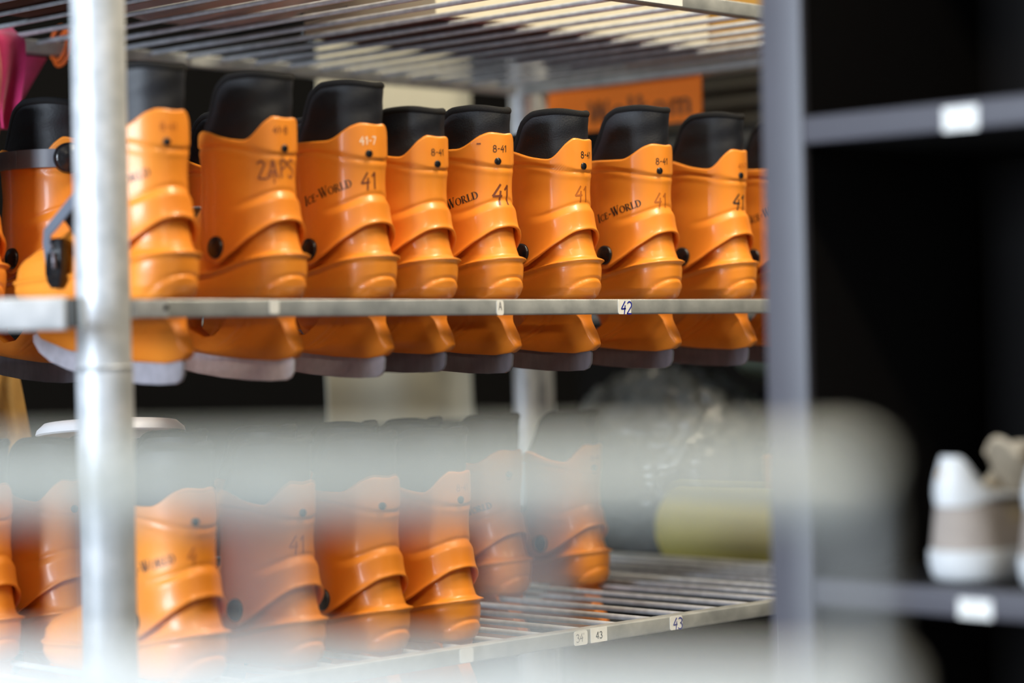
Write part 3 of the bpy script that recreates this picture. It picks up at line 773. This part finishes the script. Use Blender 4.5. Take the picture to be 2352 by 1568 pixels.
# yellow bolster, wrapped bundle, navy bag, pale green cloth, far orange skate
def lathe_x(prof, n=40):
    mb = MB(); mb.grid([[(x, r * cos(a), r * sin(a)) for a in [2 * pi * k / n for k in range(n)]] for x, r in prof], True, False, True, True); return mb
br = .074
prof = [(0, .002), (.001, .03), (.004, .052), (.010, .064), (.020, br - .003), (.034, br)] + [(.05 + .05 * k, br) for k in range(8)] + [(.43, br), (.445, br - .004), (.455, .055), (.458, .002)]
bo = empty('bolster', (1.115, .70, .60 + br + .001), radians(-88)); tag(bo, 'yellow vinyl bolster lying on the second rack right of the last skates', 'bolster')
link('bolster_cover', lathe_x(prof).mesh('bolster', [M['yellow']], True, 50), bo)
mb = MB(); mb.loop_tube([Vector((.022, (br - .0015) * cos(a), (br - .0015) * sin(a))) for a in [2 * pi * k / 40 for k in range(40)]], .0022, 6)
link('piping', mb.mesh('piping', [M['yellow']], True), bo)
def blob(cx, cy, cz, rx, ry, rz, amp, fr, seed, e=.75, nu=72, nv=44):
    mb = MB(); rows = []
    for j in range(nv + 1):
        ph = -pi / 2 + pi * j / nv; row = []
        for k in range(nu):
            a = 2 * pi * k / nu; q = Vector((cos(a) * cos(ph), sin(a) * cos(ph), sin(ph)))
            s = [abs(c) ** e * (1 if c > 0 else -1) for c in q]
            p = Vector((s[0] * rx, s[1] * ry, s[2] * rz)); qq = p * fr + Vector((seed, seed * 2, 0))
            r1 = 1 - abs(mnoise.noise(qq)) * 2; r2 = 1 - abs(mnoise.noise(qq * 2.3)) * 2
            p += q * amp * (r1 * .7 + r2 * .4); p.z = max(p.z, -rz)
            row.append((p.x + cx, p.y + cy, p.z + cz + rz))
        rows.append(row)
    mb.grid(rows, True, False, True, True); return mb
fb = link('plastic_wrapped_bundle', blob(0, 0, 0, .13, .17, .165, .026, 26, 3.1, .75, 110, 70).mesh('film', [M['film']], True), None, (1.30, .86, .6012)); tag(fb, 'bundle in crumpled clear plastic film on the second rack behind the bolster', 'bundle')
nv_ = link('nylon_bag', blob(0, 0, 0, .10, .10, .06, .012, 12, 5.2).mesh('navy', [M['navy']], True), None, (1.56, .72, .6012 + .0)); nv_.scale = (1, 1.2, 2.6); tag(nv_, 'navy nylon bag on the second rack beside the plastic bundle', 'bag')
gr = link('folded_cloth', blob(0, 0, 0, .16, .16, .05, .006, 10, 8.2).mesh('green', [M['palegreen']], True), None, (1.58, .74, .915)); gr.scale = (.7, .9, 1.3); tag(gr, 'pale green folded cloth on top of the navy bag', 'cloth')
fs = ice_skate((1.262, .455, .6006), radians(0), 1, 'far orange ice skate peeping out above the yellow bolster beside the cabinet upright', 'orange ice skates on the second rack')
# tan suede bag and white lid behind the post
mb = MB(); rows = []
for j in range(40):
    t = j / 39; w = .150 - .062 * t ** 1.1; th = .050 - .030 * t; zz = .338 * t; row = []
    for k in range(48):
        a = 2 * pi * k / 48
        x = w * (abs(cos(a)) ** .8) * (1 if cos(a) > 0 else -1); y = th * sin(a)
        if abs(x - .055) < .006 and y < 0: y += .006
        d = mnoise.noise(Vector((x * 12, y * 12, zz * 9))) * .004
        row.append((x + d, y + d, zz))
    rows.append(row)
mb.grid(rows, True, False, True, True)
tb = link('suede_bag', mb.mesh('suede_bag', [M['tan']], True, 60), None, (-.285, .78, SHELF_L + .0004)); tag(tb, 'tan suede bag standing behind the skates at the left picture edge', 'bag')
mb = MB()
prof = [(.002, .012), (.05, .012), (.078, .010), (.088, .004), (.093, .0), (.096, .002), (.094, .008), (.085, .016), (.05, .019), (.002, .019)]
mb.grid([[(r * cos(a), r * sin(a), z) for a in [2 * pi * k / 56 for k in range(56)]] for r, z in prof], True, False, True, True)
lid = link('plate', mb.mesh('plate', [M['platewhite']], True, 50), None, (-.268, .465, .894)); lid.rotation_euler = (radians(-5), radians(3), 0)
tag(lid, 'round white plastic plate lying on the skate liners behind the post', 'plate')

# ------------------------------------------------------------------ dark shoe cabinet on the right
CX, CYc = -.322, -.650
cab = empty('shoe_cabinet', (CX, CYc, 0)); tag(cab, 'dark grey open shoe cabinet on the right with black interior', 'cabinet')
W, D, H = 1.05, .36, 2.02
def cpart(name, mb, m, parent=None, label=None):
    o = link(name, mb.mesh(name, m if isinstance(m, list) else [M[m]], True, 40), parent or cab)
    if label: o['label'] = label
    return o
for y0 in (-.048, -W): 
    mb = MB(); mb.box(0, .010, y0, y0 + .048, 0, H, .002); cpart('upright', mb, 'cabinet')
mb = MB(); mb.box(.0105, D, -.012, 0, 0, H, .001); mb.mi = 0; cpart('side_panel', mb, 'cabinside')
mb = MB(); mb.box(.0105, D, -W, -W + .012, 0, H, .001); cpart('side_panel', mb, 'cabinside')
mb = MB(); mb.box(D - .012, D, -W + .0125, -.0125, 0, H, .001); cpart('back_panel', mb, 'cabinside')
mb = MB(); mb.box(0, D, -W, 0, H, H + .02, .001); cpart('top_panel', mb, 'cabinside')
shelves = {}
for z in (.05, .34, .765, 1.193, 1.62):
    mb = MB(); mb.box(.0, .012, -W + .049, -.049, z - .0125, z + .0125, .002); so = cpart('shelf', mb, 'cabinet'); shelves[z] = so
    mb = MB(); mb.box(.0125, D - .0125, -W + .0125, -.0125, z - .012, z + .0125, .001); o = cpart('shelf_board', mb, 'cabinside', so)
def cab_label(z, y0, y1, z0, z1):
    mb = MB(); mb.box(-.0008, -.0002, y0 - CYc, y1 - CYc, z0, z1); mb.mi = 1
    t = lay('|-|', HAND, .008, lambda s, h: Vector((-.0011, y1 - CYc - .012 - s, z0 + .006 + h)), .8); mb.add(t.v, t.f)
    o = link('size_label', mb.mesh('cab_label', [M['sticker'], M['greyink']], False), shelves[z]); o['label'] = 'white label'
cab_label(1.193, -.889, -.853, 1.180, 1.2005)
cab_label(.765, -.893, -.859, .7525, .769)

# sneakers standing in the cabinet
def sneaker(loc, rz, label):
    r = empty('sneaker', loc, rz); tag(r, label, 'shoe', 'white sneakers in the cabinet')
    # local: heel at x=0, toe towards +x
    def outline(z, x0, x1, sc):
        L = x1 - x0; rr = min(.034, L * .45); rt = min(.05, L * .45); half = []
        for i in range(12): a = pi / 2 * i / 11; half.append((x0 + rr - rr * cos(a), sin(a)))
        for i in range(1, 12): half.append((x0 + rr + (L - rr - rt) * i / 12, 1))
        for i in range(12): a = pi / 2 * (1 - i / 11); half.append((x1 - rt + rt * cos(a), sin(a)))
        pts = [(x, tab([(0, .035), (.1, .034), (.19, .047), (.27, .040)], x) * k * sc, z) for x, k in half]
        return pts + [(x, -y, zz) for x, y, zz in reversed(pts[1:-1])]
    mb = MB(); mb.grid([outline(0, .009, .266, .90), outline(.003, .005, .274, .96), outline(.015, .0015, .278, 1.0), outline(.026, .001, .275, 1.0), outline(.028, .004, .270, .96)], True, False, True, True)
    o = link('sole', mb.mesh('sole', [M['shoewhite']], True, 50), r); o['label'] = 'white sole'
    TOPF = [(.026, .268), (.045, .258), (.055, .240), (.065, .200), (.078, .155), (.088, .125), (.10, .10)]
    rows = []; mb = MB()
    for k in range(26):
        z = .026 + .050 * k / 25
        rows.append(outline(z, .004 + .10 * (z - .026) ** 1.5, tab(TOPF, z, False), .97 - 4.0 * (z - .026)))
    mb.grid(rows, True)
    o = link('upper', mb.mesh('upper', [M['shoegrey']], True, 60), r); o['label'] = 'taupe suede upper'
    # collar: white, with a raised heel tab
    mb = MB(); N = 64; rows = []
    def ctop(a): return .113 - .032 * sst(18, 62, abs(a)) - .004 * sst(60, 100, abs(a)) + .045 * sst(105, 165, abs(a))
    def cpt(a, z, off=0):
        t = radians(a); xx = .0735 - (.0705 - .06 * (z - .07) + off) * cos(t); yy = (.0325 - .10 * (z - .07) + off) * sin(t)
        return Vector((xx, yy, z))
    for k in range(15): rows.append([cpt(-180 + 360 * i / N, (.068 + .006 * sst(25, 70, abs(-180 + 360 * i / N))) + (ctop(-180 + 360 * i / N) - .068 - .006 * sst(25, 70, abs(-180 + 360 * i / N))) * k / 14, .0045 * sin(pi * (.15 + .85 * k / 14))) for i in range(N)])
    mb.grid(rows, True)
    o = link('collar', mb.mesh('collar', [M['shoewhite']], True, 60), r); o['label'] = 'white collar with heel tab'
    mb = MB(); rows = []
    for k in range(8): rows.append([cpt(-180 + 360 * i / N, ctop(-180 + 360 * i / N) * (1 - k / 7) + .05 * k / 7, -.004 * min(k, 1)) for i in range(N)])
    mb.grid(rows, True, False, False, True)
    o = link('lining', mb.mesh('lining', [M['shoelining']], True, 60), r); o['label'] = 'tan lining'
    mb = MB()
    def tongue(u, v): return (.100 + .042 * (1 - v) - .010 * sin(u * pi), (-.024 + .048 * u) * (1 - .25 * v), .078 + .048 * v - .016 * v * (2 * u - 1) ** 2)
    o = link('tongue', sheet(tongue, 12, 10, .006).mesh('tongue', [M['shoelining']], True, 50), r); o['label'] = 'tan tongue'
    mb = disc_on((.0026, .003, .096), (-1, 0, .1), .0055, .0010, 18)
    o = link('heel_patch', mb.mesh('heel_patch', [M['tan']], True), r); o['label'] = 'small tan patch'
    for k in range(4):
        mb = MB(); xx = .150 + .018 * k; zz = .080 - .006 * k
        mb.tube([(xx, -.028, zz - .004), (xx + .004, 0, zz + .006), (xx, .028, zz - .004)], .0028, 8); link('lace', mb.mesh('lace', [M['shoewhite']], True), r)
    return r
sneaker((-.285, -.822, .7780), radians(2), 'white and taupe sneaker in the dark cabinet, seen from its heel')
sneaker((-.297, -.925, .7780), radians(2), 'white sneaker cut by the right picture edge')

# ------------------------------------------------------------------ out of focus guard rail close to the lens
gr0 = Vector((-1.6059, -1.2757, 0)); gr1 = Vector((-1.4499, -1.5779, 0)); gd = (gr1 - gr0).normalized(); gl = (gr1 - gr0).length
guard = empty('guard_rail', gr0[:], math.atan2(gd.y, gd.x)); tag(guard, 'galvanised guard rail close in front, far out of focus across the lower picture', 'rail')
def gpart(name, mb, m): return link(name, mb.mesh(name, [M[m]], True, 40), guard)
mb = MB(); mb.tube([(-.35, 0, .954), (gl - .004, 0, .954), (gl, 0, .953)], [.0104, .0104, .009], 20); gpart('top_rail', mb, 'fgmetal')
mb = MB(); mb.box(-.35, gl + .008, -.008, .008, .868, .892, .003); gpart('lower_rail', mb, 'fgrail')
for t in (.066, .1325, .2278, gl - .004):
    mb = MB(); mb.tube([(t, 0, .8915), (t, 0, .9455)], .0055, 14); gpart('rod', mb, 'fgrod')
for t in (-.33, .10, gl - .004):
    mb = MB(); mb.tube([(t, 0, 0), (t, 0, .8685)], .010, 16); gpart('leg', mb, 'fgmetal')
mb = MB(); mb.tube([(-.33, 0, .891), (-.33, 0, .946)], .010, 16); gpart('leg', mb, 'fgmetal')

# ------------------------------------------------------------------ the room
RX0, RX1, RY0, RY1, RH = -4.6, 2.5, -4.4, 2.2, 3.1
def slab(name, b, m, label=None):
    mb = MB(); mb.box(*b); o = link(name, mb.mesh(name, [M[m]], False)); struct(o); return o
slab('floor', (RX0, RX1, RY0, RY1, -.1, 0), 'floor')
slab('ceiling', (RX0, RX1, RY0, RY1, RH, RH + .1), 'ceil')
slab('wall_back', (RX0, RX1, RY1, RY1 + .1, 0, RH), 'walldark')
slab('wall_right', (RX1, RX1 + .1, RY0, RY1, 0, RH), 'walldark')
slab('wall_front', (RX0, RX1, RY0 - .1, RY0, 0, RH), 'wallgrey')
WY0, WY1, WZ0, WZ1 = -1.25, 1.15, .95, 2.35
mb = MB()
mb.box(RX0 - .1, RX0, RY0, WY0, 0, RH); mb.box(RX0 - .1, RX0, WY1, RY1, 0, RH); mb.box(RX0 - .1, RX0, WY0, WY1, 0, WZ0); mb.box(RX0 - .1, RX0, WY0, WY1, WZ1, RH)
struct(link('wall_left', mb.mesh('wall_left', [M['wallgrey']], False)))
mb = MB()
for y in (WY0, WY0 + .59, WY0 + 1.18, WY0 + 1.77, WY1 - .04): mb.box(RX0 - .06, RX0 - .01, y, y + .04, WZ0, WZ1)
for z in (WZ0, WZ0 + .73, WZ1 - .04): mb.box(RX0 - .058, RX0 - .012, WY0 + .002, WY1 - .002, z, z + .04)
struct(link('window_1', mb.mesh('window_1', [M['frame']], False)))

def area(name, loc, target, sx, sy, power, color, spread=180):
    l = bpy.data.lights.new(name, 'AREA'); l.shape = 'RECTANGLE'; l.size = sx; l.size_y = sy; l.energy = power; l.color = color; l.spread = radians(spread)
    o = bpy.data.objects.new(name, l); col.objects.link(o); o.location = loc
    o.rotation_euler = (Vector(target) - Vector(loc)).to_track_quat('-Z', 'Y').to_euler(); return o
area('daylight_window', (RX0 - .12, (WY0 + WY1) / 2, (WZ0 + WZ1) / 2), (0, (WY0 + WY1) / 2, (WZ0 + WZ1) / 2), WY1 - WY0, WZ1 - WZ0, 340, (.76, .87, 1.0))
# ceiling lamps; last two added to brighten the banner and soften the rail's shadow
for i, (lx, ly, p) in enumerate(((.15, -.95, 82), (-1.9, -2.4, 42), (1.85, .55, 30), (.3, -3.0, 30))):
    r = empty('ceiling_lamp', (lx, ly, RH - .085)); tag(r, 'long ceiling lamp over the aisle ' + ('near the rack', 'near the window', 'added above the second rack to light the banner', 'added far from the rack to soften shadow')[i], 'lamp', 'ceiling lamps')
    mb = MB(); mb.box(-.15, .15, -.65, .65, .03, .085, .004); link('lamp_housing', mb.mesh('lamp_housing', [M['lampbody']], True, 40), r)
    area('lamp_light', (lx, ly, RH - .062), (lx, ly, 0), .26, 1.25, p, (1.0, .87, .64))
w = bpy.data.worlds.new('world'); scene.world = w; w.use_nodes = True
w.node_tree.nodes['Background'].inputs[0].default_value = (.55, .62, .72, 1); w.node_tree.nodes['Background'].inputs[1].default_value = .35

# ------------------------------------------------------------------ camera
FPX = 5400.0
a = radians(44.4); S = .0201; P = 7 / 5400
fh = Vector((cos(a), sin(a), 0)); rh = Vector((sin(a), -cos(a), 0)); up = Vector((0, 0, 1))
fw = fh * cos(P) + up * sin(P); u0 = up * cos(P) - fh * sin(P)
rt = rh * cos(S) - u0 * sin(S); u1 = u0 * cos(S) + rh * sin(S)
cam = bpy.data.cameras.new('camera'); co = bpy.data.objects.new('camera', cam); col.objects.link(co)
loc = -2.9 * fh + Vector((0, 0, 1.0))
co.matrix_world = Matrix(((rt.x, u1.x, -fw.x, loc.x), (rt.y, u1.y, -fw.y, loc.y), (rt.z, u1.z, -fw.z, loc.z), (0, 0, 0, 1)))
cam.sensor_width = 36; cam.lens = FPX * 36 / 2352
cam.clip_start = .05; cam.clip_end = 60
cam.dof.use_dof = True; cam.dof.focus_distance = 3.03; cam.dof.aperture_fstop = 1.8; cam.dof.aperture_blades = 0
scene.camera = co
scene.view_settings.view_transform = 'Standard'; scene.view_settings.look = 'None'; scene.view_settings.gamma = 1; scene.view_settings.use_curve_mapping = False
scene.view_settings.exposure = 0.22
scene.cycles.use_denoising = True
